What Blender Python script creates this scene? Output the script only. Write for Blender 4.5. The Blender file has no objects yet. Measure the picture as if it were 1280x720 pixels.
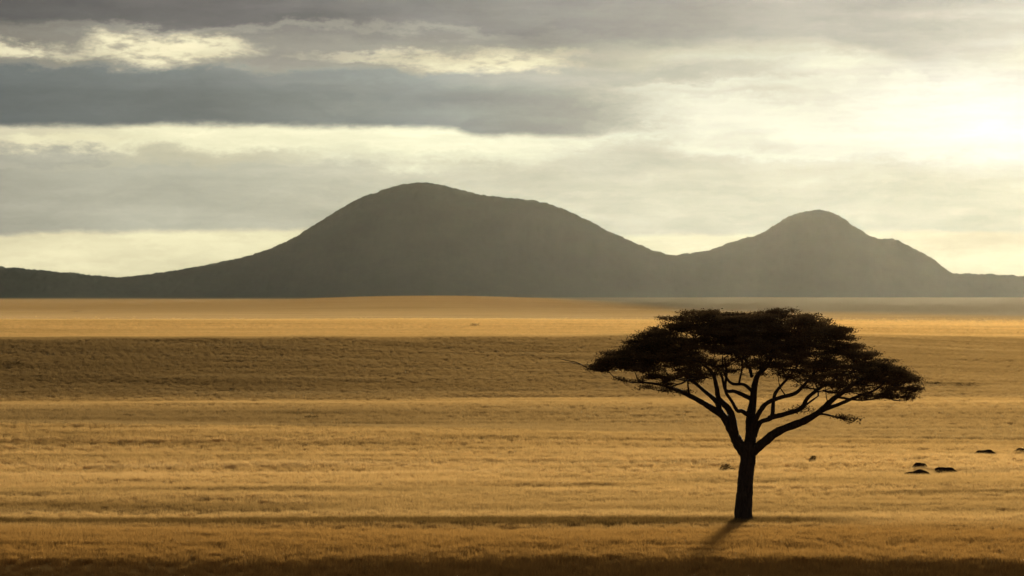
import bpy, math, random
import numpy as np
from math import radians as R, sin, cos, pi

random.seed(7); RNG = np.random.default_rng(7)
F = 5000.0            # focal length in pixels of a 1280 wide picture
HOR = 365.0           # picture row of the eye level
CAMZ = 11.8
SUN_EL, SUN_AZ = 7.0, 7.2    # degrees; azimuth clockwise from +Y
from mathutils import Vector
SD = Vector((sin(R(SUN_AZ))*cos(R(SUN_EL)), cos(R(SUN_AZ))*cos(R(SUN_EL)), sin(R(SUN_EL))))
scene = bpy.context.scene
COL = scene.collection

# ------------------------------------------------------------------ helpers
def link(name, me, mat=None, parent=None):
    o = bpy.data.objects.new(name, me); COL.objects.link(o)
    if mat: me.materials.append(mat)
    if parent: o.parent = parent
    return o

def tag(o, label=None, cat=None, group=None, kind=None):
    if label: o['label'] = label
    if cat: o['category'] = cat
    if group: o['group'] = group
    if kind: o['kind'] = kind
    return o

def mesh_np(name, verts, faces, smooth=True):
    """verts (n,3) array, faces (m,k) array"""
    me = bpy.data.meshes.new(name)
    verts = np.asarray(verts, dtype=np.float32); faces = np.asarray(faces, dtype=np.int32)
    me.vertices.add(len(verts)); me.vertices.foreach_set('co', verts.ravel())
    k = faces.shape[1]
    me.loops.add(faces.size); me.loops.foreach_set('vertex_index', faces.ravel())
    me.polygons.add(len(faces))
    me.polygons.foreach_set('loop_start', np.arange(0, faces.size, k, dtype=np.int32))
    if smooth: me.polygons.foreach_set('use_smooth', np.ones(len(faces), dtype=bool))
    me.update(calc_edges=True); me.validate()
    return me

_perm = np.random.default_rng(3).random((256, 256))
def vnoise(x, y):
    xi = np.floor(x).astype(int); yi = np.floor(y).astype(int)
    fx = x-xi; fy = y-yi
    fx = fx*fx*(3-2*fx); fy = fy*fy*(3-2*fy)
    a = _perm[xi % 256, yi % 256]; b = _perm[(xi+1) % 256, yi % 256]
    c = _perm[xi % 256, (yi+1) % 256]; d = _perm[(xi+1) % 256, (yi+1) % 256]
    return ((a*(1-fx)+b*fx)*(1-fy)+(c*(1-fx)+d*fx)*fy)*2-1
def fbm(x, y, o=4):
    s = 0; a = 1.0; t = 0
    for i in range(o):
        s = s+a*vnoise(x*2**i+17.3*i, y*2**i+5.1*i); t += a; a *= .5
    return s/t
def sstep(a, b, x):
    t = np.clip((x-a)/(b-a), 0, 1); return t*t*(3-2*t)

# ------------------------------------------------------------------ terrain
def ground_z(x, y):
    x = np.asarray(x, float); y = np.asarray(y, float)
    d = np.hypot(x, y)
    yy = np.where(y > 0, d, -d)
    q = x/np.maximum(d, 1.0)*F           # sideways angle, about -640..640 inside the view
    q = np.clip(q, -1500, 1500)
    wob = fbm(x/90, y/260, 3)
    # near bank under the viewpoint, its crest in front of the tree
    c0 = 178.5+1.0*vnoise(x/14, y*0+2.2)
    z = np.interp(yy-c0, [-400, -172, -95, -30, -10, -5, -1, 3, 8], [6, 10.0, -4.0, -8.0, -2.3, -.85, -.12, .05, .10])
    # crest of the second swell, slanting away to the right
    c1 = 312-q*.018
    amp1 = np.interp(q, [-900, -200, 300, 900], [1.0, .8, .35, .15])
    z = z+np.where(d < c1, amp1*sstep(c1-60, c1, d), amp1*(1-1.5*sstep(c1, c1+45, d)))-0.05
    # long bank facing the viewpoint; steep at the left, easy at the right
    dep = np.interp(q, [-900, -640, -200, 300, 640, 900], [84, 88, 105, 135, 190, 220])
    c2 = 441+dep+7*wob+q*.006
    z = z+(11.95-.0115*(441+dep))*np.clip((d-(c2-dep))/dep, 0, 1)**1.1
    # beyond: falls gently to the wide plain
    z = z-8.5*sstep(650, 2300, d)
    # low pale rise in front of the hills
    ra = (q+110)/330; rd = (d-4300)/900
    z = z+11.0*np.exp(-ra*ra*1.3)*np.exp(-rd*rd)
    z = z+wob*.30*sstep(230, 420, d)+.09*fbm(x/14, y/12, 3)*(1-.8*sstep(330, 440, d))
    z = z+.38*fbm(x/230+9, y/34, 2)*sstep(208, 235, d)*(1-.75*sstep(290, 330, d))*(1-sstep(400, 440, d))
    z = z+.22*fbm(x/22, y/150, 3)*sstep(440, 500, d)*(1-sstep(700, 900, d))
    z = z+.9*fbm(x/220, y/700, 2)*sstep(700, 1600, d)
    return z

def pt(px, py, hgt=0.0, dmin=150, dmax=9000):
    """first ground point seen at a place of the photograph (1280x720)"""
    t = (px-640)/F; s = (HOR-py)/F
    ys = np.exp(np.linspace(math.log(dmin), math.log(dmax), 6000))
    g = ground_z(ys*t, ys)+hgt
    ray = CAMZ+ys*s
    i = int(np.argmax(ray <= g))
    return float(ys[i]*t), float(ys[i]), float(g[i]-hgt)

# ------------------------------------------------------------------ node helpers
class N:
    def __init__(s, tree): s.t = tree; s.n = tree.nodes; s.l = tree.links
    def _in(s, sock, v):
        if isinstance(v, bpy.types.NodeSocket): s.l.new(v, sock)
        elif isinstance(v, (tuple, list)) and len(v) == 3 and sock.type == 'RGBA': sock.default_value = (*v, 1)
        else: sock.default_value = v
    def m(s, op, a, b=None, c=None, clamp=False):
        n = s.n.new('ShaderNodeMath'); n.operation = op; n.use_clamp = clamp
        for i, v in enumerate((a, b, c)):
            if v is not None: s._in(n.inputs[i], v)
        return n.outputs[0]
    def add(s, a, b): return s.m('ADD', a, b)
    def sub(s, a, b): return s.m('SUBTRACT', a, b)
    def mul(s, a, b): return s.m('MULTIPLY', a, b)
    def div(s, a, b): return s.m('DIVIDE', a, b)
    def ss(s, v, a, b, lo=0.0, hi=1.0):
        n = s.n.new('ShaderNodeMapRange'); n.interpolation_type = 'SMOOTHSTEP'
        if not isinstance(a, bpy.types.NodeSocket) and not isinstance(b, bpy.types.NodeSocket) and a > b:
            a, b, lo, hi = b, a, hi, lo
        for i, q in enumerate((v, a, b, lo, hi)): s._in(n.inputs[i], q)
        return n.outputs[0]
    def lin(s, v, a, b, lo=0.0, hi=1.0):
        n = s.n.new('ShaderNodeMapRange')
        for i, q in enumerate((v, a, b, lo, hi)): s._in(n.inputs[i], q)
        return n.outputs[0]
    def mix(s, f, a, b, mode='MIX'):
        n = s.n.new('ShaderNodeMix'); n.data_type = 'RGBA'; n.blend_type = mode
        s._in(n.inputs['Factor'], f)
        ia = [i for i in n.inputs if i.type == 'RGBA']
        s._in(ia[0], a); s._in(ia[1], b)
        return [o for o in n.outputs if o.type == 'RGBA'][0]
    def sep(s, v):
        n = s.n.new('ShaderNodeSeparateXYZ'); s._in(n.inputs[0], v); return n.outputs
    def comb(s, x, y, z=0.0):
        n = s.n.new('ShaderNodeCombineXYZ')
        for i, v in enumerate((x, y, z)): s._in(n.inputs[i], v)
        return n.outputs[0]
    def noise(s, vec, scale=1.0, detail=3.0, rough=.5, color=False):
        n = s.n.new('ShaderNodeTexNoise'); s._in(n.inputs['Vector'], vec)
        n.inputs['Scale'].default_value = scale; n.inputs['Detail'].default_value = detail
        n.inputs['Roughness'].default_value = rough
        return n.outputs[1 if color else 0]
    def ramp(s, f, stops):
        n = s.n.new('ShaderNodeValToRGB'); s._in(n.inputs[0], f)
        e = n.color_ramp.elements
        while len(e) > 1: e.remove(e[-1])
        e[0].position = stops[0][0]; e[0].color = (*stops[0][1], 1)
        for p, c in stops[1:]:
            q = e.new(p); q.color = (*c, 1)
        return n.outputs[0]

def lin(c):
    return tuple((v/255/12.92 if v/255 <= .04045 else ((v/255+.055)/1.055)**2.4) for v in c)

def new_mat(name):
    m = bpy.data.materials.new(name); m.use_nodes = True
    m.node_tree.nodes.clear()
    n = N(m.node_tree); out = m.node_tree.nodes.new('ShaderNodeOutputMaterial')
    return m, n, out

# ------------------------------------------------------------------ world: cloudy evening sky
SKY_GAIN = 0.507
def build_world():
    w = bpy.data.worlds.new('World'); scene.world = w; w.use_nodes = True
    w.node_tree.nodes.clear(); n = N(w.node_tree)
    out = n.n.new('ShaderNodeOutputWorld'); bg = n.n.new('ShaderNodeBackground')
    n.l.new(bg.outputs[0], out.inputs[0]); bg.inputs[1].default_value = 0.1
    tc = n.n.new('ShaderNodeTexCoord').outputs['Generated']
    x, y, z = n.sep(tc)[:3]
    az = n.m('ARCTAN2', x, y); el = n.m('ARCSINE', z)
    U = n.add(n.mul(az, F), 640.0)            # direction, in units of 1/5000 radian
    V = n.sub(HOR, n.mul(el, F))
    # ragged edges: turbulent offsets, longer sideways than up
    nv = n.comb(n.div(U, 150), n.div(V, 60), 0.0)
    c1 = n.sep(n.noise(nv, 1.0, 7, .70, True))
    nv2 = n.comb(n.div(U, 420), n.div(V, 120), 3.0)
    c2 = n.sep(n.noise(nv2, 1.0, 3, .5, True))
    dx = n.add(n.mul(n.sub(c1[0], .5), 210.0), n.mul(n.sub(c2[0], .5), 150.0))
    dy = n.add(n.mul(n.sub(c1[1], .5), 78.0), n.mul(n.sub(c2[1], .5), 30.0))
    Ud = n.add(U, dx); Vd = n.add(V, dy)
    Vs = n.add(V, n.add(n.mul(n.sub(c1[1], .5), 24.0), n.mul(n.sub(c2[2], .5), 22.0)))
    t = n.lin(U, 0.0, 1280.0)
    def g(*st): return n.ramp(t, [(p, lin(c)) for p, c in st])
    def blob(cx, cy, rx, ry, soft=.35, a=1.0, u=None, v=None):
        p = n.div(n.sub(u or Ud, cx), rx); q = n.div(n.sub(v or Vd, cy), ry)
        d = n.m('SQRT', n.add(n.mul(p, p), n.mul(q, q)))
        return n.ss(d, 1+soft, 1-soft, 0.0, a)
    # 1 grey-cream middle layer
    col = g((0, (170, 168, 150)), (.2, (186, 184, 163)), (.5, (212, 208, 182)), (.8, (226, 222, 194)), (1, (228, 223, 192)))
    fine = n.noise(n.comb(n.div(U, 260), n.div(V, 22), 8.0), 1.0, 4, .5)
    # 2 clear cream strip near the horizon
    col = n.mix(n.ss(Vs, 288, 297), col, g((0, (229, 220, 180)), (.25, (235, 227, 186)), (.65, (243, 235, 196)), (1, (246, 234, 194))))
    # 3 bright gap across the middle
    br = g((0, (216, 209, 178)), (.13, (240, 234, 196)), (.4, (250, 246, 210)), (1, (255, 253, 232)))
    gap = n.mul(n.ss(n.add(Vs, n.mul(n.sub(c1[1], .5), 8)), 150, 162), n.ss(n.add(Vd, n.mul(t, -10)), 214, 178))
    col = n.mix(gap, col, br)
    col = n.mix(blob(60, 196, 95, 9, .6, .8), col, lin((168, 166, 150)))
    col = n.mix(blob(70, 178, 60, 5, .6, .7), col, lin((240, 232, 192)))
    col = n.mix(blob(250, 196, 90, 10, .7, .7), col, lin((196, 191, 164)))
    # 4 wide brightness round the hidden sun
    col = n.mix(blob(1080, 135, 310, 62, .45, .85), col, lin((255, 252, 226)))
    # 5 blue-grey layer, left half
    dk = g((0, (108, 113, 109)), (.2, (120, 124, 118)), (.42, (154, 157, 148)), (.6, (186, 183, 165)), (1, (205, 200, 180)))
    up = n.ss(Vd, 74, 92)
    lowe = n.add(n.ss(U, 560, 600, 156.0, 168.0), 0.0)
    dn = n.m('SUBTRACT', 1.0, n.ss(n.sub(n.add(Vs, n.mul(n.sub(c2[0], .5), 26.0)), lowe), -7, 5))
    rt = n.ss(n.add(Ud, n.mul(n.m('ABSOLUTE', n.sub(Vd, 150)), 2.0)), 915, 715)
    shade = n.ss(V, 80, 130, 1.25, .92)
    dkc = n.mix(1.0, dk, n.comb(shade, shade, shade), 'MULTIPLY')
    col = n.mix(n.mul(n.mul(up, dn), rt), col, dkc)
    col = n.mix(blob(760, 195, 70, 22, .6, .6), col, lin((205, 201, 178)))
    # 6 medium layer with ragged bright rims
    md = g((0, (146, 141, 128)), (.3, (164, 160, 146)), (.55, (192, 187, 166)), (.75, (214, 208, 184)), (1, (228, 222, 198)))
    zone = n.mul(n.ss(Vd, 92, 78), n.ss(Ud, 820, 700))
    col = n.mix(zone, col, md)
    rim = lin((250, 240, 200))
    patch = n.ss(n.noise(n.comb(n.div(U, 45), n.div(V, 14), 5.0), 1.0, 5, .65), .36, .56, .25, 1.0)
    for a in ((25, 66, 52, 10, .6, .8), (190, 60, 78, 19, .45, 1), (262, 66, 62, 13, .5, .85), (120, 72, 60, 8, .6, .5),
              (455, 68, 60, 5, .7, .35), (520, 70, 46, 9, .6, .6), (605, 78, 68, 14, .5, .95), (640, 60, 60, 6, .7, .5)):
        col = n.mix(n.mul(blob(*a), patch), col, rim)
    # 7 grey wisps against the brightness
    for a, c in (((850, 92, 150, 13, .7, .85), (205, 201, 180)), ((1010, 128, 70, 9, .8, .5), (226, 222, 198)), ((1190, 205, 200, 10, .8, .6), (222, 217, 190)), ((700, 100, 110, 12, .7, .6), (190, 187, 170)), ((840, 205, 120, 9, .8, .5), (222, 217, 192)), ((1150, 92, 100, 10, .8, .6), (214, 209, 188)), ((960, 118, 90, 8, .8, .5), (226, 221, 196)),
                 ((790, 182, 50, 12, .8, .5), (214, 209, 184)), ((1090, 215, 260, 16, .8, .45), (238, 233, 204)),
                 ((930, 182, 60, 8, .8, .35), (240, 235, 206))):
        col = n.mix(blob(*a), col, lin(c))
    # 8 upper deck
    edge = n.ramp(t, [(0, (.40,)*3), (.3, (.47,)*3), (.52, (.56,)*3), (.8, (.60,)*3), (.9, (.86,)*3), (1, (.66,)*3)])
    e1 = n.mul(n.sep(edge)[0], 100.0)
    tp = g((0, (104, 102, 97)), (.25, (122, 119, 113)), (.5, (160, 157, 146)), (.75, (196, 191, 173)), (.92, (208, 203, 184)), (1, (224, 219, 198)))
    dd = n.sub(n.add(V, n.mul(dy, .55)), e1)
    col = n.mix(n.m('SUBTRACT', 1.0, n.ss(dd, -16, 10)), col, tp)
    col = n.mix(blob(430, 40, 300, 4.5, .9, .35), col, lin((205, 199, 178)))
    # glow of the sun behind the cloud
    gl = n.m('SQRT', n.add(n.m('POWER', n.div(n.sub(U, 1255), 230), 2), n.m('POWER', n.div(n.sub(V, 140), 80), 2)))
    col = n.mix(n.ss(gl, 1.2, 0.0, 0.0, .62), col, (1.12, 1.08, .98))
    # faint streaks
    k = n.lin(fine, .3, .7, .94, 1.06)
    kk = n.lin(n.noise(n.comb(n.div(U, 600), n.div(V, 90), 1.0), 1.0, 6, .65), .3, .7, .87, 1.13)
    bil = n.noise(n.comb(n.div(Ud, 115), n.div(Vd, 26), 12.0), 1.0, 5, .6)
    k = n.mul(n.mul(k, kk), n.lin(bil, .3, .7, .91, 1.09))
    col = n.mix(1.0, col, n.comb(k, k, k), 'MULTIPLY')
    # what the air in front adds by itself
    ct = n.add(n.add(n.mul(x, SD[0]), n.mul(y, SD[1])), n.mul(z, SD[2]))
    ph = n.m('POWER', n.sub(1.7744, n.mul(ct, 1.76)), 1.5)
    pf = n.m('MINIMUM', 1.0, n.div(116.6, n.m('MAXIMUM', n.sub(365.0, V), 1.0)))
    air = n.mul(n.div(.00118, ph), pf)
    sb = n.n.new('ShaderNodeVectorMath'); sb.operation = 'SUBTRACT'
    n.l.new(col, sb.inputs[0]); n.l.new(n.comb(air, n.mul(air, .845), n.mul(air, .52)), sb.inputs[1]); col = n.mix(1.0, sb.outputs[0], (0, 0, 0), 'LIGHTEN')
    # rest of the sky: broken grey cloud over the real sky colour
    sky = n.n.new('ShaderNodeTexSky'); sky.sky_type = 'NISHITA'; sky.sun_disc = False
    sky.sun_elevation = R(SUN_EL); sky.sun_rotation = R(SUN_AZ)
    sky.altitude = 1200; sky.dust_density = 2.5
    cl = n.noise(n.comb(n.mul(x, 3.0), n.mul(y, 3.0), n.mul(z, 9.0)), 1.0, 6, .55)
    cc = n.ramp(cl, [(.3, (.10, .10, .10)), (.6, (.28, .27, .25)), (.8, (.45, .42, .36))])
    hi = n.mix(n.ss(cl, .62, .75, .93, .55), n.mix(1.0, sky.outputs[0], (.06, .06, .06), 'MULTIPLY'), cc)
    elev = n.mul(el, 57.2958)
    col = n.mix(n.mul(n.ss(elev, 5.0, 14.0), 1.0), col, hi)
    absaz = n.m('ABSOLUTE', az)
    col = n.mix(n.mul(n.ss(absaz, .35, 1.3), .9), col, hi)
    col = n.mix(n.ss(elev, 0.0, -2.0), col, (.12, .09, .05))
    sc = n.n.new('ShaderNodeVectorMath'); sc.operation = 'SCALE'; n.l.new(col, sc.inputs[0]); sc.inputs['Scale'].default_value = 10*SKY_GAIN
    n.l.new(sc.outputs[0], bg.inputs[0])
    w.cycles.sampling_method = 'MANUAL'; w.cycles.sample_map_resolution = 2048
build_world()

# sun
sl = bpy.data.lights.new('sun', 'SUN'); sl.energy = 5.0; sl.angle = R(4.6); sl.color = (1.0, .89, .68)
so = bpy.data.objects.new('sun', sl); COL.objects.link(so)
from mathutils import Vector
SD = Vector((sin(R(SUN_AZ))*cos(R(SUN_EL)), cos(R(SUN_AZ))*cos(R(SUN_EL)), sin(R(SUN_EL))))
so.rotation_euler = SD.to_track_quat('Z', 'Y').to_euler()

# ------------------------------------------------------------------ vegetation colours by place, some shade painted in
def savanna_colour(n, pos):
    x, y, z = n.sep(pos)[:3]
    d = n.m('SQRT', n.add(n.mul(x, x), n.mul(y, y)))
    ld = n.m('LOGARITHM', d, 2.718282)                     # patches grow longer far away
    q = n.mul(n.div(x, d), F)
    s1 = n.noise(n.comb(n.div(x, 70), n.div(y, 6.0), 0.0), 1.0, 5, .6)
    s2 = n.noise(n.comb(n.div(x, 260), n.div(y, 40), 4.0), 1.0, 4, .55)
    s3 = n.noise(n.comb(n.div(x, 9.0), n.div(y, 2.5), 9.0), 1.0, 3, .6)
    f = n.add(n.mul(s1, .45), n.add(n.mul(s2, .35), n.mul(s3, .2)))
    gold = n.ramp(f, [(.33, (.34, .21, .08)), (.43, (.50, .33, .135)), (.53, (.68, .46, .20)), (.66, (.80, .58, .29))])
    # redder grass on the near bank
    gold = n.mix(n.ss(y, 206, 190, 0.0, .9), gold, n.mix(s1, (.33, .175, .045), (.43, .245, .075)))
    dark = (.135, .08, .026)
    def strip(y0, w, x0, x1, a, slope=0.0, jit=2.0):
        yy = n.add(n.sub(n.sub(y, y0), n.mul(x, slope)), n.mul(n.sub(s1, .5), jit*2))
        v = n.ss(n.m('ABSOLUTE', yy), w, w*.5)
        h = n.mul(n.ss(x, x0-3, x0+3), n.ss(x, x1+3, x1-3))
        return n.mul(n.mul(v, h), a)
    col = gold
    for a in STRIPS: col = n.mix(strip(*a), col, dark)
    # slope shade painted into grass colour, stronger left; duller grass beyond the bright flat
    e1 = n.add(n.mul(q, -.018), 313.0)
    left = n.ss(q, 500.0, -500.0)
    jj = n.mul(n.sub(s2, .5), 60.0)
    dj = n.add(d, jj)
    shade_band = n.mul(n.ss(n.sub(dj, e1), 0, 6), n.ss(dj, 442, 400))
    col = n.mix(n.mul(shade_band, n.add(n.mul(left, .25), .42)), col, (.20, .135, .062))
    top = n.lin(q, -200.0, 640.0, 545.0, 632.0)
    shade_band2 = n.mul(n.ss(dj, 430, 462), n.ss(n.sub(dj, top), 30, -25))
    col = n.mix(n.mul(shade_band2, n.add(n.mul(left, .3), .42)), col, (.20, .135, .062))
    far1 = n.ss(n.add(d, n.mul(n.sub(s2, .5), 700)), 1700, 2300)
    col = n.mix(n.mul(far1, .3), col, (.30, .21, .11))
    # dry scrub that starts far off, nearer on the right
    lim = n.ramp(n.lin(q, -640.0, 640.0), [(0, (.85,)*3), (.38, (.80,)*3), (.55, (.42,)*3), (.68, (.30,)*3), (1, (.25,)*3)])
    lim = n.mul(n.sep(lim)[0], 10000.0)
    far = n.ss(n.div(n.add(d, n.mul(n.sub(s2, .5), 700)), lim), .85, 1.2)
    col = n.mix(far, col, n.mix(n.ss(q, -300.0, 700.0), (.085, .08, .05), (.44, .38, .26)))  # paler towards the right: haze painted into the scrub colour
    return col, far, d, s3

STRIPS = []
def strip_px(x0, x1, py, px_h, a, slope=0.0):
    """place of a strip of darker grass colour from where it lies in the photograph"""
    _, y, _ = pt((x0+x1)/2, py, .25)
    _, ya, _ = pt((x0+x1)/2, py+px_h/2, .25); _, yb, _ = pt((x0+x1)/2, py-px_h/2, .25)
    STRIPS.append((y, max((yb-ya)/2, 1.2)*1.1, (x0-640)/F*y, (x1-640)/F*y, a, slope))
strip_px(-500, 1062, 651.5, 9, .9)  # shade of a low bank by the tree, painted into the grass colour
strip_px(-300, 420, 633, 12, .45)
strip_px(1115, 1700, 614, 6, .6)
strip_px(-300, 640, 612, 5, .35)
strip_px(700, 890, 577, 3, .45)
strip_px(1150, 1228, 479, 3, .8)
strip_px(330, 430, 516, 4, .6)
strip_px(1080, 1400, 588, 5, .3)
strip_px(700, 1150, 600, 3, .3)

# ------------------------------------------------------------------ ground sheet
def build_ground():
    dist = np.concatenate([np.array([0.5, 8, 20, 40, 60, 80, 100, 120, 140]),
                           np.exp(np.arange(math.log(150), math.log(1100), .005)),
                           np.exp(np.arange(math.log(1100), math.log(9000), .02)),
                           np.exp(np.arange(math.log(9000), math.log(16000), .06)), [16000]])
    a1 = np.arange(-12, 12.01, .12)
    az = np.concatenate([np.arange(-180, -12, 4.0), a1, np.arange(16, 180, 4.0)])
    A, D = np.meshgrid(np.radians(az), dist, indexing='ij')
    X = D*np.sin(A); Y = D*np.cos(A); Z = ground_z(X, Y)
    V = np.stack([X, Y, Z], -1).reshape(-1, 3)
    na, nd = A.shape
    i = np.arange(na)[:, None]; j = np.arange(nd-1)[None, :]
    i2 = (i+1) % na
    f = np.stack([i*nd+j, i*nd+j+1, i2*nd+j+1, i2*nd+j], -1).reshape(-1, 4)
    m, n, out = new_mat('savanna_soil')
    pos = n.n.new('ShaderNodeNewGeometry').outputs['Position']
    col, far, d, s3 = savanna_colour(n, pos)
    b = n.n.new('ShaderNodeBsdfPrincipled'); b.inputs['Roughness'].default_value = 1.0
    b.inputs['Specular IOR Level'].default_value = 0.0
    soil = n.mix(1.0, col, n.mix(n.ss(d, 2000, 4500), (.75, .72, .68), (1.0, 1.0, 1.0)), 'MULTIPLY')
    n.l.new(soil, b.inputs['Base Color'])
    bp = n.n.new('ShaderNodeBump'); bp.inputs['Strength'].default_value = .25; bp.inputs['Distance'].default_value = .08
    n.l.new(s3, bp.inputs['Height']); n.l.new(bp.outputs[0], b.inputs['Normal'])
    # far off the standing grass itself is the surface: it faces the low light
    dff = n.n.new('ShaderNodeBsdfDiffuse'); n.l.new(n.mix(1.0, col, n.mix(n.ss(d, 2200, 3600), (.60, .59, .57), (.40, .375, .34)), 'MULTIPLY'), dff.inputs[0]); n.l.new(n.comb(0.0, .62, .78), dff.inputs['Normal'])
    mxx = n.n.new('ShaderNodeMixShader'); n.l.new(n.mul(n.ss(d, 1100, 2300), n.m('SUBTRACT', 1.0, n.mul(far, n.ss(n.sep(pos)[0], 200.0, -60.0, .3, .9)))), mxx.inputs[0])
    n.l.new(b.outputs[0], mxx.inputs[1]); n.l.new(dff.outputs[0], mxx.inputs[2])
    n.l.new(mxx.outputs[0], out.inputs[0])
    o = link('ground', mesh_np('ground', V, f), m); tag(o, kind='structure')
build_ground()

# ------------------------------------------------------------------ grass
def grass_material():
    m, n, out = new_mat('dry_grass')
    pos = n.n.new('ShaderNodeNewGeometry').outputs['Position']
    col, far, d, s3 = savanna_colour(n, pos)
    rnd = n.n.new('ShaderNodeObjectInfo').outputs['Random']
    k = n.lin(rnd, 0.0, 1.0, .85, 1.13)
    col = n.mix(1.0, col, n.comb(k, k, k), 'MULTIPLY')
    df = n.n.new('ShaderNodeBsdfDiffuse'); tr = n.n.new('ShaderNodeBsdfTranslucent')
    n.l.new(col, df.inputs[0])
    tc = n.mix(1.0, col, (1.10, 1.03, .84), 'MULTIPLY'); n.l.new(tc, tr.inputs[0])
    mx = n.n.new('ShaderNodeMixShader'); mx.inputs[0].default_value = .5
    n.l.new(df.outputs[0], mx.inputs[1]); n.l.new(tr.outputs[0], mx.inputs[2])
    n.l.new(mx.outputs[0], out.inputs[0])
    return m

def tuft_mesh(k, seed, h=.42, w=.34):
    r = np.random.default_rng(seed); vs = []; fs = []
    for b in range(k):
        a = r.uniform(0, 2*pi); rad = w*math.sqrt(r.random())*.9
        bx, by = rad*cos(a), rad*sin(a)
        hh = h*r.uniform(.55, 1.15); la = r.uniform(0, 2*pi); ln = hh*r.uniform(.1, .55)
        wd = r.uniform(.004, .010); fa = r.uniform(0, pi)
        ex, ey = cos(fa)*wd, sin(fa)*wd
        i = len(vs)
        for t, s in ((0, 1), (.55, .9)):
            cx = bx+cos(la)*ln*t*t; cy = by+sin(la)*ln*t*t
            vs += [(cx-ex*s, cy-ey*s, hh*t-.03), (cx+ex*s, cy+ey*s, hh*t-.03)]
        vs.append((bx+cos(la)*ln, by+sin(la)*ln, hh*.97))
        # seed head
        fs += [(i, i+1, i+3), (i, i+3, i+2), (i+2, i+3, i+4)]
    return mesh_np('grass_tuft', np.array(vs), np.array(fs), False)

def build_grass():
    gm = grass_material()
    src = bpy.data.collections.new('grass_tufts')
    for s in range(4):
        me = tuft_mesh(64, 20+s, .33+.02*s); me.materials.append(gm)
        src.objects.link(bpy.data.objects.new('grass_tuft', me))
    nmax = 420000
    u = RNG.random(nmax); d = 150*np.exp(u*math.log(2400/150))
    A = np.radians(RNG.uniform(-10.5, 10.5, nmax))
    X = d*np.sin(A); Y = d*np.cos(A)
    den = fbm(X/16, Y/5, 3)
    keep = RNG.random(nmax) < np.clip(.80+den*.6, .25, 1)
    keep &= RNG.random(nmax) > sstep(1500, 2400, d)
    keep &= ~(np.hypot(X-TREE[0], Y-TREE[1]) < .6)
    X, Y, d, den = X[keep], Y[keep], d[keep], den[keep]
    n2 = 160000       # the long bank faces the viewpoint and needs a thicker cover
    d2 = RNG.uniform(425, 680, n2); A2 = np.radians(RNG.uniform(-9.5, 9.5, n2))
    X = np.append(X, d2*np.sin(A2)); Y = np.append(Y, d2*np.cos(A2)); d = np.append(d, d2); den = np.append(den, fbm(d2*np.sin(A2)/16, d2/5, 3))
    Z = ground_z(X, Y)
    me = bpy.data.meshes.new('dry_grass'); me.vertices.add(len(X))
    me.vertices.foreach_set('co', np.stack([X, Y, Z], -1).astype(np.float32).ravel())
    sc = (.85+.25*RNG.random(len(X))+.28*den)*np.interp(d, [150, 430, 445, 640, 900, 2400], [1, 1.15, .88, .88, 1.25, 1.3])
    for nm, arr in (('tuft_size', sc), ('tuft_turn', RNG.random(len(X))*6.283)):
        at = me.attributes.new(nm, 'FLOAT', 'POINT'); at.data.foreach_set('value', arr.astype(np.float32))
    o = link('dry_grass', me); me.materials.append(gm)
    tag(o, 'golden dry grass covering the whole plain', 'grass', kind='stuff')
    t = bpy.data.node_groups.new('grass_spread', 'GeometryNodeTree')
    t.interface.new_socket('Geometry', in_out='INPUT', socket_type='NodeSocketGeometry')
    t.interface.new_socket('Geometry', in_out='OUTPUT', socket_type='NodeSocketGeometry')
    gi = t.nodes.new('NodeGroupInput'); go = t.nodes.new('NodeGroupOutput')
    ip = t.nodes.new('GeometryNodeInstanceOnPoints'); ci = t.nodes.new('GeometryNodeCollectionInfo')
    ci.inputs['Collection'].default_value = src
    ci.inputs['Separate Children'].default_value = True; ci.inputs['Reset Children'].default_value = True
    def att(nm):
        a = t.nodes.new('GeometryNodeInputNamedAttribute'); a.data_type = 'FLOAT'; a.inputs['Name'].default_value = nm
        return a.outputs['Attribute']
    cx = t.nodes.new('ShaderNodeCombineXYZ'); t.links.new(att('tuft_turn'), cx.inputs[2])
    e2r = t.nodes.new('FunctionNodeEulerToRotation'); t.links.new(cx.outputs[0], e2r.inputs[0])
    t.links.new(gi.outputs[0], ip.inputs['Points']); t.links.new(ci.outputs[0], ip.inputs['Instance'])
    ip.inputs['Pick Instance'].default_value = True
    ri = t.nodes.new('FunctionNodeRandomValue'); ri.data_type = 'INT'
    for s in ri.inputs:
        if s.name == 'Max' and s.type == 'INT': s.default_value = 3
        if s.name == 'Min' and s.type == 'INT': s.default_value = 0
    ro = [s for s in ri.outputs if s.type == 'INT'][0]
    t.links.new(ro, ip.inputs['Instance Index'])
    t.links.new(e2r.outputs[0], ip.inputs['Rotation'])
    t.links.new(att('tuft_size'), ip.inputs['Scale'])
    t.links.new(ip.outputs[0], go.inputs[0])
    md = o.modifiers.new('spread', 'NODES'); md.node_group = t

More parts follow.
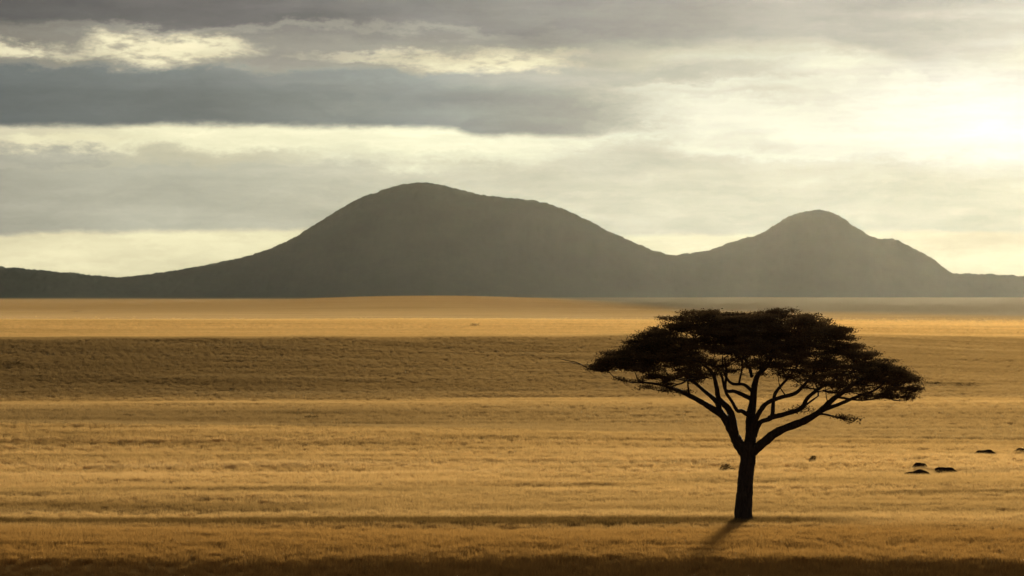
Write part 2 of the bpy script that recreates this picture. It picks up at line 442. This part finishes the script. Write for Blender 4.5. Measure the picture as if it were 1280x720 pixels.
# ------------------------------------------------------------------ hills
HP = [(-2500, 330), (-1200, 342), (-500, 330), (-200, 326), (0, 335), (60, 340), (110, 345), (150, 349), (190, 344), (235, 337),
      (280, 329), (320, 319), (350, 308), (375, 295), (400, 279), (425, 263), (450, 250), (480, 239), (505, 231.5), (525, 230),
      (545, 232), (570, 238), (600, 246), (625, 249), (655, 251), (680, 255), (705, 263), (730, 275), (760, 291), (790, 304),
      (815, 314), (838, 321.5), (860, 319), (890, 314), (915, 304), (930, 300), (945, 297), (965, 286), (985, 273), (1005, 267),
      (1025, 264), (1040, 267), (1055, 276), (1070, 286), (1088, 298), (1100, 301), (1120, 301), (1135, 309), (1160, 321),
      (1180, 337), (1193, 344), (1215, 344), (1250, 345.5), (1290, 348), (1500, 346), (1900, 338), (3500, 345)]
def build_hills():
    hx = np.array([p[0] for p in HP], float); hy = np.array([p[1] for p in HP], float)
    D0 = 12000.0
    xs = np.concatenate([np.arange(-2400, -60, 40), np.arange(-60, 1340, 2.2), np.arange(1340, 3400, 40)])
    prof = np.interp(xs, hx, hy)
    ker = np.exp(-np.linspace(-1.6, 1.6, 9)**2); ker /= ker.sum()
    core = (xs > -60) & (xs < 1340)
    sm = np.convolve(np.pad(prof, 4, mode='edge'), ker, 'valid'); prof = np.where(core, sm, prof)
    top = D0*(HOR-prof)/F+CAMZ
    ts = np.concatenate([np.linspace(-1, 0, 70), np.linspace(0, 1, 24)[1:]])
    P, T = np.meshgrid(np.arange(len(xs)), ts, indexing='ij')
    H = top[P]+4
    XS = xs[P]
    # skyline stands at different distances so that the hills are separate masses
    dd = 11600+500*np.sin(XS/330.0)+900*sstep(820, 1000, XS)
    front = 300+5.0*np.maximum(H, 20)
    D = dd+T*np.where(T < 0, front, 1800)
    crossf = np.where(T < 0, sstep(-1, 0, T)**.85, 1-sstep(0, 1, T))
    hh = H*dd/D0
    X = (XS-640)/F*D; Y = D
    n1 = fbm(X/420, Y/900, 4)*8*crossf*(1-crossf)*3.2
    gul = -np.abs(fbm(X/150+3, Y/800, 3))*8*crossf*(1-crossf)*3
    veg = (vnoise(X/7, Y/30)+vnoise(X/17, Y/60))*2.2*sstep(.02, .3, crossf)
    Z = -6+(hh+6)*crossf+(n1+gul)*np.clip(hh/200, .1, 1.2)+veg
    V = np.stack([X, Y, Z], -1).reshape(-1, 3); na, nd = P.shape
    i = np.arange(na-1)[:, None]; j = np.arange(nd-1)[None, :]
    f = np.stack([i*nd+j, (i+1)*nd+j, (i+1)*nd+j+1, i*nd+j+1], -1).reshape(-1, 4)
    m, n, out = new_mat('hill_scrub')
    pos = n.n.new('ShaderNodeNewGeometry').outputs['Position']
    x, y, z = n.sep(pos)[:3]
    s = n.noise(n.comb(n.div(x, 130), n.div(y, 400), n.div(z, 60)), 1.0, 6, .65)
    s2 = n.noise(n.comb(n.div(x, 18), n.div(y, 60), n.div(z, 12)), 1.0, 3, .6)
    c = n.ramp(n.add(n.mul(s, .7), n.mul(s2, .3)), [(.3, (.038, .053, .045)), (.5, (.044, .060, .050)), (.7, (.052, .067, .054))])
    b = n.n.new('ShaderNodeBsdfPrincipled'); b.inputs['Roughness'].default_value = 1; b.inputs['Specular IOR Level'].default_value = 0
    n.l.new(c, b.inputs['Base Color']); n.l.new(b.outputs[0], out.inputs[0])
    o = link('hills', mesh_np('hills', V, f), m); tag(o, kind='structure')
build_hills()

# ------------------------------------------------------------------ acacia
TREE = pt(929, 655, 0.0)
def tube(path, radii, sides=7, rough=0.0, seed=0):
    """returns verts, faces of a tapered tube along smooth path"""
    r = np.random.default_rng(seed)
    P = np.array(path, float); Rr = np.array(radii, float)
    # Catmull-Rom resample
    n = len(P); out = []; rr = []
    Q = np.vstack([2*P[0]-P[1], P, 2*P[-1]-P[-2]])
    sub = 5
    for i in range(n-1):
        for k in range(sub):
            t = k/sub; a, b, c, d = Q[i], Q[i+1], Q[i+2], Q[i+3]
            out.append(.5*((2*b)+(-a+c)*t+(2*a-5*b+4*c-d)*t*t+(-a+3*b-3*c+d)*t**3)); rr.append(Rr[i]*(1-t)+Rr[i+1]*t)
    out.append(P[-1]); rr.append(Rr[-1])
    out = np.array(out); rr = np.array(rr); m = len(out)
    tan = np.gradient(out, axis=0); tan /= np.linalg.norm(tan, axis=1)[:, None]+1e-9
    ref = np.array([0, 1, 0]) if abs(tan[0][1]) < .8 else np.array([1, 0, 0])
    V = []
    for i in range(m):
        a = np.cross(tan[i], ref); a /= np.linalg.norm(a)+1e-9; b = np.cross(tan[i], a)
        for s in range(sides):
            th = 2*pi*s/sides
            k = rr[i]*(1+rough*(r.random()-.5)+rough*.5*sin(3*th+i*.7))
            V.append(out[i]+a*cos(th)*k+b*sin(th)*k)
    Fc = []
    for i in range(m-1):
        for s in range(sides):
            s2 = (s+1) % sides
            Fc.append((i*sides+s, i*sides+s2, (i+1)*sides+s2, (i+1)*sides+s))
    return np.array(V), np.array(Fc), out

def join(parts):
    vs = []; fs = []; o = 0
    for v, f in parts:
        vs.append(v); fs.append(f+o); o += len(v)
    return np.vstack(vs), np.vstack(fs)

def build_tree():
    tx, ty, tz = TREE
    S = ty/F
    def w(px, py, dep=0.0):      # picture place -> local metres
        return ((px-929)*S, dep, (655-py)*S)
    root = bpy.data.objects.new('acacia_tree', None); COL.objects.link(root); root.location = (tx, ty, tz-.02)
    tag(root, 'dark flat-topped umbrella acacia standing alone in golden grass', 'tree')
    bark, n, out = new_mat('acacia_bark')
    tcn = n.n.new('ShaderNodeTexCoord').outputs['Object']
    xyz = n.sep(tcn)
    s = n.noise(n.comb(n.mul(xyz[0], 9), n.mul(xyz[1], 9), n.mul(xyz[2], 2.2)), 1.0, 6, .65)
    b = n.n.new('ShaderNodeBsdfPrincipled'); b.inputs['Roughness'].default_value = .95; b.inputs['Specular IOR Level'].default_value = .1
    n.l.new(n.ramp(s, [(.3, (.016, .011, .008)), (.7, (.05, .035, .026))]), b.inputs['Base Color'])
    bp = n.n.new('ShaderNodeBump'); bp.inputs['Strength'].default_value = .8; bp.inputs['Distance'].default_value = .06
    n.l.new(s, bp.inputs['Height']); n.l.new(bp.outputs[0], b.inputs['Normal']); n.l.new(b.outputs[0], out.inputs[0])

    v, f, _ = tube([w(928, 664), w(928.5, 655), w(929, 645), w(930, 620), w(932.5, 595), w(934.5, 575), w(935, 562), w(934, 552)],
                   [.64, .52, .46, .42, .385, .38, .43, .37], 18, .10, 5)
    # root flare and bulges
    ang = np.arctan2(v[:, 1], v[:, 0]-0); low = np.clip(1-v[:, 2]/1.2, 0, 1)**2
    v[:, 0] += np.cos(ang)*low*.08*np.sin(5*ang+1); v[:, 1] += np.sin(ang)*low*.10*np.sin(5*ang+1)
    trunk = link('trunk', mesh_np('trunk', v, f), bark, root)

    # limbs traced from the photograph, given depth
    L = [
     ([(932, 566, 0), (921, 548, .1), (913, 535, .2), (906, 522, .4), (892, 511, .8), (876, 503, 1.2), (853, 490, 1.6), (825, 482, 1.9), (800, 478, 2.1)], [.30, .27, .23, .19, .15, .13, .10, .07, .04]),
     ([(919, 546, .1), (916, 524, -.3), (909, 508, -.6), (899, 497, -.9), (893, 481, -1.3), (887, 466, -1.7), (872, 450, -2.2)], [.22, .19, .16, .13, .11, .09, .05]),
     ([(912, 533, .2), (903, 515, .8), (896, 502, 1.5), (882, 488, 2.3), (864, 474, 3.2), (845, 462, 3.9)], [.18, .15, .12, .09, .07, .04]),
     ([(936, 562, 0), (938, 545, 0), (940, 526, .1), (942, 503, .1), (942, 486, .2), (949, 470, .4), (960, 458, .6), (972, 440, .9)], [.32, .28, .24, .20, .16, .13, .10, .06]),
     ([(939, 520, 0), (928, 513, -.4), (919, 513, -.9), (914, 500, -1.5), (905, 485, -2.2), (903, 465, -2.8), (900, 445, -3.3)], [.13, .10, .09, .08, .07, .06, .03]),
     ([(942, 500, .1), (934, 498, .6), (922, 491, 1.2), (909, 487, 1.8), (905, 470, 2.4), (895, 452, 3.0)], [.13, .11, .09, .08, .06, .03]),
     ([(942, 490, .2), (931, 481, 0), (914, 478, -.1), (903, 464, -.2), (902, 445, -.3)], [.09, .08, .07, .06, .03]),
     ([(939, 540, 0), (948, 517, -.6), (957, 502, -1.3), (971, 494, -2.0), (990, 488, -2.8), (1002, 478, -3.4), (1014, 462, -4.0)], [.15, .13, .11, .10, .09, .07, .04]),
     ([(942, 545, 0), (950, 527, .4), (964, 522, .8), (969, 500, 1.2), (975, 488, 1.7), (992, 470, 2.4), (1005, 455, 3.0)], [.16, .13, .11, .09, .08, .06, .03]),
     ([(938, 566, 0), (949, 556, -.1), (962, 545, -.2), (980, 534, -.4), (1004, 526, -.6), (1024, 512, -.8), (1040, 498, -1.0), (1053, 488, -1.2), (1075, 474, -1.5), (1098, 470, -1.9)], [.27, .24, .22, .20, .18, .15, .13, .11, .08, .05]),
     ([(962, 523, .8), (985, 519, 1.2), (1004, 511, 1.7), (1014, 500, 2.2), (1028, 488, 2.8), (1044, 478, 3.4), (1060, 468, 4.0)], [.12, .12, .11, .10, .08, .06, .03]),
     ([(1026, 512, -.8), (1044, 504, -2.0), (1066, 494, -3.0), (1085, 484, -3.6), (1100, 474, -3.9)], [.12, .09, .07, .05, .03]),
     ([(1018, 517, -.8), (1030, 516, -1.4), (1045, 521, -2.0), (1060, 524, -2.4)], [.06, .05, .035, .02]),
     ([(1004, 512, 1.7), (1018, 502, 3.0), (1032, 498, 4.2)], [.06, .05, .03]),
     ([(940, 470, .3), (936, 455, 1.5), (930, 440, 3.2), (925, 428, 4.8)], [.09, .08, .06, .03]),
     ([(944, 476, .3), (950, 460, -1.5), (955, 444, -3.2), (958, 430, -4.8)], [.09, .08, .06, .03]),
    ]
    parts = []; nodes = []
    for i, (p, r) in enumerate(L):
        jit = random.Random(i)
        path = []
        for k, a in enumerate(p):
            j = 0 if k == 0 else .07
            path.append(tuple(c+jit.uniform(-j, j) for c in w(a[0], a[1], a[2])))
        v, f, c = tube(path, [q*1.02 for q in r], 9, .16, i); parts.append((v, f))
        m = len(c)
        for q in c[m//3:]: nodes.append(q)
    # crown profile in the picture
    TOP = [(742, 462), (752, 450), (768, 437), (790, 427), (808, 417), (826, 408), (842, 397), (856, 391), (880, 389), (905, 391), (930, 392), (950, 389),
           (975, 387), (1005, 389), (1018, 394), (1028, 402), (1045, 404), (1058, 413), (1070, 424), (1082, 436), (1100, 446), (1118, 451), (1132, 464), (1144, 478), (1148, 486)]
    BOT = [(742, 464), (780, 466), (830, 468), (870, 464), (900, 452), (940, 448), (965, 452), (1000, 462), (1040, 474), (1070, 482), (1100, 490), (1130, 497), (1148, 490)]
    tpx = np.array([w(a, b)[0] for a, b in TOP]); tpz = np.array([w(a, b)[2] for a, b in TOP])
    bpx = np.array([w(a, b)[0] for a, b in BOT]); bpz = np.array([w(a, b)[2] for a, b in BOT])
    cx = w(945, 0)[0]; RX = w(1148, 0)[0]-cx; RY = 6.8
    r = random.Random(11); pads = []
    tries = 0
    while len(pads) < 600 and tries < 60000:
        tries += 1
        u = r.uniform(-1, 1); vv = r.uniform(-1, 1)
        if u*u+vv*vv > 1: continue
        s = math.sqrt(max(0, 1-vv*vv))
        if s < .08: continue
        dep = vv*RY; xx = cx+u*RX
        xe = cx+(xx-cx)/s
        zt = float(np.interp(xe, tpx, tpz)); zb = float(np.interp(xe, bpx, bpz))
        side = abs(u/s)
        ztip = w(0, 470)[2]
        zt2 = ztip+(zt-ztip)*s**.55; zb2 = ztip+(zb-ztip)*s**.55 if zb > ztip else zb
        t = r.random()**.55
        z = zb2+(zt2-zb2)*t
        rad = r.uniform(.42, .95)*(1-.25*side)
        zc = min(z, zt2-.10)
        # keep some gaps
        px = 929+xx/S; py = 655-zc/S
        gap = any(((px-a)/c)**2+((py-b)/e)**2 < 1 for a, b, c, e in ((1000, 433, 13, 5), (1027, 441, 12, 5), (898, 432, 8, 4), (947, 421, 8, 3), (966, 437, 7, 4), (978, 421, 6, 3)))
        if gap and r.random() < .85: continue
        if any((p[0]-xx)**2+(p[1]-dep)**2+((p[2]-zc)*2.2)**2 < (.30)**2 for p in pads): continue
        # pads must not stick out sideways
        if abs(u)/s*RX+rad*.7 > RX+.15 and s > .5: continue
        pads.append((xx, dep, zc, rad))
    # a few pads traced where they show by themselves
    for a, b, dep, rad in ((812, 486, 2.0, .55), (835, 489, 1.7, .65), (856, 491, 1.4, .45), (800, 479, 2.1, .5), (778, 476, 1.6, .4), (1050, 522, -2.2, .55), (1062, 524, -2.4, .4),
                           (995, 516, 1.4, .5), (1008, 511, 1.7, .4), (1118, 496, -1, .65), (1132, 489, 0, .6), (1136, 499, .3, .4), (1098, 493, -3, .6), (1085, 488, 2, .7), (1010, 466, 3, .7),
                           (752, 459, .3, .5), (748, 463, .0, .35), (765, 455, -.2, .6), (1145, 484, .2, .3), (760, 462, 1.2, .5), (980, 470, -3, .6), (870, 478, 3, .5), (968, 466, -2.5, .5)):
        q = w(a, b, dep); pads.append((q[0], q[1], q[2], rad))
    for k, (a, b) in enumerate(TOP[1:-1]):       # close the outline of the dome
        for j in range(2):
            q = w(a+r.uniform(-4, 4), b+r.uniform(8, 14), r.uniform(-1.6, 1.6)); pads.append((q[0], q[1], q[2], r.uniform(.38, .6)))
    for k in range(46):
        a = r.uniform(800, 1120); b = float(np.interp(a, [p[0] for p in BOT], [p[1] for p in BOT]))+r.uniform(0, 14)
        q = w(a, b, r.uniform(-4.5, 4.5)); pads.append((q[0], q[1], q[2], r.uniform(.22, .42)))
    # twigs: join every pad to the nearest wood
    pads.sort(key=lambda p: math.hypot(p[0], p[1]))
    tw = []
    for k, p in enumerate(pads):
        P = np.array(p[:3]); M = np.array(nodes)
        dv = P-M
        cost = np.linalg.norm(dv, axis=1)+np.where(M[:, 2] > P[2]+.1, 2.0, 0)+np.where(np.hypot(M[:, 0], M[:, 1]) > math.hypot(p[0], p[1])+.2, 1.5, 0)
        i = int(np.argmin(cost)); a = M[i]
        ln = np.linalg.norm(P-a)
        mid = a+(P-a)*.5+np.array([r.uniform(-.12, .12)*ln, r.uniform(-.12, .12)*ln, -.06*ln])
        r0 = min(.07, .018+.018*ln)
        v, f, c = tube([a, mid, P], [r0, r0*.75, .012], 5, .1, k); tw.append((v, f))
        nodes += [c[len(c)//2], c[-1]]
        for q in range(4):      # thin spread inside the pad
            th = r.uniform(0, 2*pi); e = P+np.array([cos(th)*p[3]*.9, sin(th)*p[3]*.9, r.uniform(-.02, .14)])
            v, f, c = tube([P-np.array([0, 0, .04]), (P+e)/2+np.array([0, 0, .04]), e], [.014, .010, .005], 4, 0, k); tw.append((v, f))
    # bare twig reaching out on the left
    tw.append(tube([w(762, 462, 0), w(744, 462, 0), w(735, 460, -.1), (w(722, 453, -.1)), w(708, 450, -.1), w(694, 446, -.2)], [.05, .04, .03, .026, .02, .008], 5, .15, 77)[:2])
    tw.append(tube([w(725, 455, -.1), w(714, 453, 0), w(700, 452, 0)], [.02, .014, .006], 5, .15, 78)[:2])
    v, f = join(parts+tw)
    link('limbs', mesh_np('limbs', v, f), bark, root)
    # crown: small leaflets in flat sprays
    lm, n, out = new_mat('acacia_leaf')
    tcn = n.n.new('ShaderNodeTexCoord').outputs['Object']
    s = n.noise(tcn, .9, 4, .6)
    c = n.ramp(s, [(.3, (.040, .026, .012)), (.5, (.062, .038, .017)), (.7, (.085, .050, .022))])
    df = n.n.new('ShaderNodeBsdfDiffuse'); tr = n.n.new('ShaderNodeBsdfTranslucent'); mx = n.n.new('ShaderNodeMixShader'); mx.inputs[0].default_value = .35
    n.l.new(c, df.inputs[0]); n.l.new(c, tr.inputs[0]); n.l.new(df.outputs[0], mx.inputs[1]); n.l.new(tr.outputs[0], mx.inputs[2]); n.l.new(mx.outputs[0], out.inputs[0])
    rn = np.random.default_rng(5); C = []
    for p in pads:
        k = int(500*p[3]**1.6)+80
        nb = max(4, int(k/45))          # sprays in each pad
        for q in range(nb):
            th = rn.uniform(0, 2*pi); rr = p[3]*math.sqrt(rn.random())*.85
            c0 = np.array([p[0]+rr*cos(th), p[1]+rr*sin(th), p[2]+rn.normal(0, .055)+.10*(1-(rr/p[3])**2)])
            m = 45
            o = rn.normal(0, 1, (m, 3))*np.array([.20, .20, .055])
            C.append(c0+o)
    # ragged sprays beyond the outline
    C = np.vstack(C); m = len(C)
    a = rn.uniform(0, 2*pi, m); tilt = rn.normal(0, .55, m)
    ln = rn.uniform(.04, .085, m); wd = rn.uniform(.016, .030, m)
    ax = np.stack([np.cos(a)*np.cos(tilt), np.sin(a)*np.cos(tilt), np.sin(tilt)], -1)
    rv = rn.normal(0, 1, (m, 3)); bx = np.cross(ax, rv); bx /= np.linalg.norm(bx, axis=1)[:, None]
    q = np.stack([C-ax*ln[:, None], C+bx*wd[:, None], C+ax*ln[:, None], C-bx*wd[:, None]], 1).reshape(-1, 3)
    fq = np.arange(m*4).reshape(-1, 4)
    link('crown', mesh_np('crown', q, fq, False), lm, root)
    print('leaves', m, 'pads', len(pads))
build_tree()
build_grass()

# ------------------------------------------------------------------ rocks and shrubs
def rock_mesh(sx, sy, sz, seed):
    import bmesh
    bm = bmesh.new(); bmesh.ops.create_icosphere(bm, subdivisions=4, radius=1)
    from mathutils import noise
    for v in bm.verts:
        p = v.co*1.3+Vector((seed*3.1, 0, 0))
        k = 1+.28*noise.noise(p)+.10*noise.noise(p*3)+.04*noise.noise(p*8)
        c = v.co*k; c.z = math.copysign(abs(c.z)**.8, c.z)
        v.co = Vector((c.x*sx, c.y*sy, max(c.z, -.35)*sz))
    me = bpy.data.meshes.new('boulder'); bm.to_mesh(me); bm.free()
    for p in me.polygons: p.use_smooth = True
    return me
rm, n, out = new_mat('dark_rock')
tcn = n.n.new('ShaderNodeTexCoord').outputs['Object']
s = n.noise(tcn, 3.0, 8, .65)
b = n.n.new('ShaderNodeBsdfPrincipled'); b.inputs['Roughness'].default_value = 1; b.inputs['Specular IOR Level'].default_value = 0
n.l.new(n.ramp(s, [(.3, (.016, .010, .007)), (.6, (.03, .019, .012)), (.75, (.05, .033, .022))]), b.inputs['Base Color'])
bp = n.n.new('ShaderNodeBump'); bp.inputs['Distance'].default_value = .05; n.l.new(s, bp.inputs['Height']); n.l.new(bp.outputs[0], b.inputs['Normal'])
n.l.new(b.outputs[0], out.inputs[0])
# px, py of the visible foot, width px, visible height px, label
ROCKS = [(1148, 591, 33, 3.6, 'widest of the dark boulders in grass right of the tree, nearest to the viewer'),
         (1151, 581, 19, 2.4, 'small dark boulder just behind the widest boulder right of the tree'),
         (1181, 587, 31, 3.6, 'low dark boulder with a slanting right end, beside the two stacked-looking boulders'),
         (1233, 565, 28, 2.8, 'long flat dark boulder farther off, near the right edge'),
         (1277, 563, 22, 2.6, 'dark boulder cut by the right edge of the photo')]
for i, (px, py, wp, hp, lab) in enumerate(ROCKS):
    x, y, z = pt(px, py, .36)
    s = y/F; top = .36+hp*s
    o = link('boulder', rock_mesh(wp*s/2*1.05, wp*s/2*.8, top/1.02, i+1), rm)
    o.location = (x, y, z); o.rotation_euler = (0, 0, 0)
    tag(o, lab, 'boulder', 'dark boulders in the grass')

sm, n, out = new_mat('dry_shrub')
df = n.n.new('ShaderNodeBsdfDiffuse'); df.inputs[0].default_value = (.075, .048, .022, 1); n.l.new(df.outputs[0], out.inputs[0])
def shrub_mesh(w_, h_, seed):
    rn = np.random.default_rng(seed); parts = []
    m = 700
    th = rn.uniform(0, 2*pi, m); rr = np.sqrt(rn.random(m))
    hgt = rn.random(m)*np.sqrt(np.clip(1-rr**2, .05, 1))*(.7+.3*np.sin(th*3+seed))
    C = np.stack([rr*np.cos(th)*w_/2, rr*np.sin(th)*w_/2, hgt*h_], -1)
    a = rn.uniform(0, 2*pi, m); tl = rn.uniform(-.6, .9, m); ln = rn.uniform(.04, .09, m); wd = ln*.35
    ax = np.stack([np.cos(a)*np.cos(tl), np.sin(a)*np.cos(tl), np.sin(tl)], -1)
    bx = np.cross(ax, rn.normal(0, 1, (m, 3))); bx /= np.linalg.norm(bx, axis=1)[:, None]
    q = np.stack([C-ax*ln[:, None], C+bx*wd[:, None], C+ax*ln[:, None], C-bx*wd[:, None]], 1).reshape(-1, 3)
    return q, np.arange(m*4).reshape(-1, 4)
SHR = [(908, 583, 20, 4, 'low dark shrub in the grass just left of the acacia trunk'),
       (1016, 571, 9, 3, 'tiny dark shrub alone in the grass right of the acacia trunk'),
       (389, 520, 26, 3, 'low wide shrub on the dim slope left of centre'),
       (594, 405, 16, 2, 'tiny far shrub on the bright strip of plain under the big hill'),
       (94, 389, 20, 2, 'tiny far shrub on the bright strip of plain at the left'),
       (17, 452, 30, 3, 'dark shrub on the shaded bank at the left edge'),
       (1166, 477, 34, 2, 'low dark thicket on the slope just right of the acacia crown'),
       (1206, 479, 44, 2.5, 'longest low thicket on the slope, farther right of the acacia crown')]
for i, (px, py, wp, hp, lab) in enumerate(SHR):
    g0 = .36 if py > 500 else .5
    x, y, z = pt(px, py, g0); s = y/F; h_ = g0+hp*s
    root = bpy.data.objects.new('dry_shrub', None); COL.objects.link(root); root.location = (x, y, z)
    q, f = shrub_mesh(wp*s, h_, i)
    link('foliage', mesh_np('foliage', q, f, False), sm, root)
    rn = random.Random(i); st = []
    for k in range(7):
        th = rn.uniform(0, 2*pi); e = (cos(th)*wp*s*.35, sin(th)*wp*s*.3, h_*.8)
        st.append(tube([(0, 0, -.05), (e[0]*.4, e[1]*.4, e[2]*.5), e], [.03, .02, .008], 5, .1, k)[:2])
    v, f = join(st); link('stems', mesh_np('stems', v, f), sm, root)
    tag(root, lab, 'shrub', 'scattered dark shrubs')

# ------------------------------------------------------------------ out-of-view cloud added to shade the left of the plain
def build_shade_cloud():
    import bmesh
    from mathutils import noise, Matrix
    rn = random.Random(4); bm = bmesh.new()
    L_ = 540/math.tan(R(SUN_EL)); ox, oy = L_*sin(R(SUN_AZ)), L_*cos(R(SUN_AZ))
    k = 0
    for gy in range(-500, 1000, 75):
        for gx in range(-1000, 1, 75):
            edge = -42+20*sin(gy/130)+12*sin(gy/47)
            x = gx+rn.uniform(-25, 25)
            if x > edge-40: continue
            r = rn.uniform(60, 95); 
            M = Matrix.Translation((x+ox, gy+rn.uniform(-25, 25)+oy, 540+rn.uniform(0, 25))) @ Matrix.Diagonal((r, r, r*.42, 1))
            res = bmesh.ops.create_icosphere(bm, subdivisions=3, radius=1, matrix=M)
    for v in bm.verts:
        p = v.co*.018
        v.co += Vector((noise.noise(p), noise.noise(p+Vector((9, 0, 0))), .6*noise.noise(p+Vector((0, 9, 0)))))*16
    me = bpy.data.meshes.new('shade_cloud'); bm.to_mesh(me); bm.free()
    for p in me.polygons: p.use_smooth = True
    m, n, out = new_mat('shade_cloud_skin')
    df = n.n.new('ShaderNodeBsdfDiffuse'); df.inputs[0].default_value = (.8, .79, .77, 1)
    tr = n.n.new('ShaderNodeBsdfTranslucent'); tr.inputs[0].default_value = (.6, .58, .55, 1)
    mx = n.n.new('ShaderNodeMixShader'); n.l.new(df.outputs[0], mx.inputs[1]); n.l.new(tr.outputs[0], mx.inputs[2]); n.l.new(mx.outputs[0], out.inputs[0])
    o = link('shade_cloud', me, m); tag(o, kind='structure')
build_shade_cloud()

# ------------------------------------------------------------------ haze
def build_haze():
    m, n, out = new_mat('haze')
    pv = n.n.new('ShaderNodeVolumePrincipled')
    pv.inputs['Color'].default_value = (1.0, .95, .76, 1); pv.inputs['Density'].default_value = HAZE
    pv.inputs['Anisotropy'].default_value = .88
    n.l.new(pv.outputs[0], out.inputs['Volume'])
    x0, x1, y0, y1, z0, z1 = -17500, 17500, -17500, 17500, -32, 420
    v = [(x, y, z) for z in (z0, z1) for y in (y0, y1) for x in (x0, x1)]
    f = [(0, 2, 3, 1), (4, 5, 7, 6), (0, 1, 5, 4), (2, 6, 7, 3), (0, 4, 6, 2), (1, 3, 7, 5)]
    o = link('haze', mesh_np('haze', v, f, False), m); tag(o, kind='stuff')
    tag(o, 'thin warm haze lying over the plain and hills', 'haze')
HAZE = 0.55e-6
build_haze()

# ------------------------------------------------------------------ camera
cam = bpy.data.cameras.new('camera'); co = bpy.data.objects.new('camera', cam); COL.objects.link(co)
cam.sensor_width = 36; cam.lens = F/1280*36; cam.clip_end = 200000; cam.clip_start = .5
co.location = (0, 0, CAMZ); co.rotation_euler = (R(90), 0, 0)
cam.shift_y = (HOR-360)/1280.0
cam.dof.use_dof = True; cam.dof.focus_distance = TREE[1]; cam.dof.aperture_fstop = 2.4
scene.camera = co
scene.view_settings.view_transform = 'Standard'; scene.view_settings.look = 'None'
scene.view_settings.exposure = 0.98; scene.view_settings.gamma = 1.0
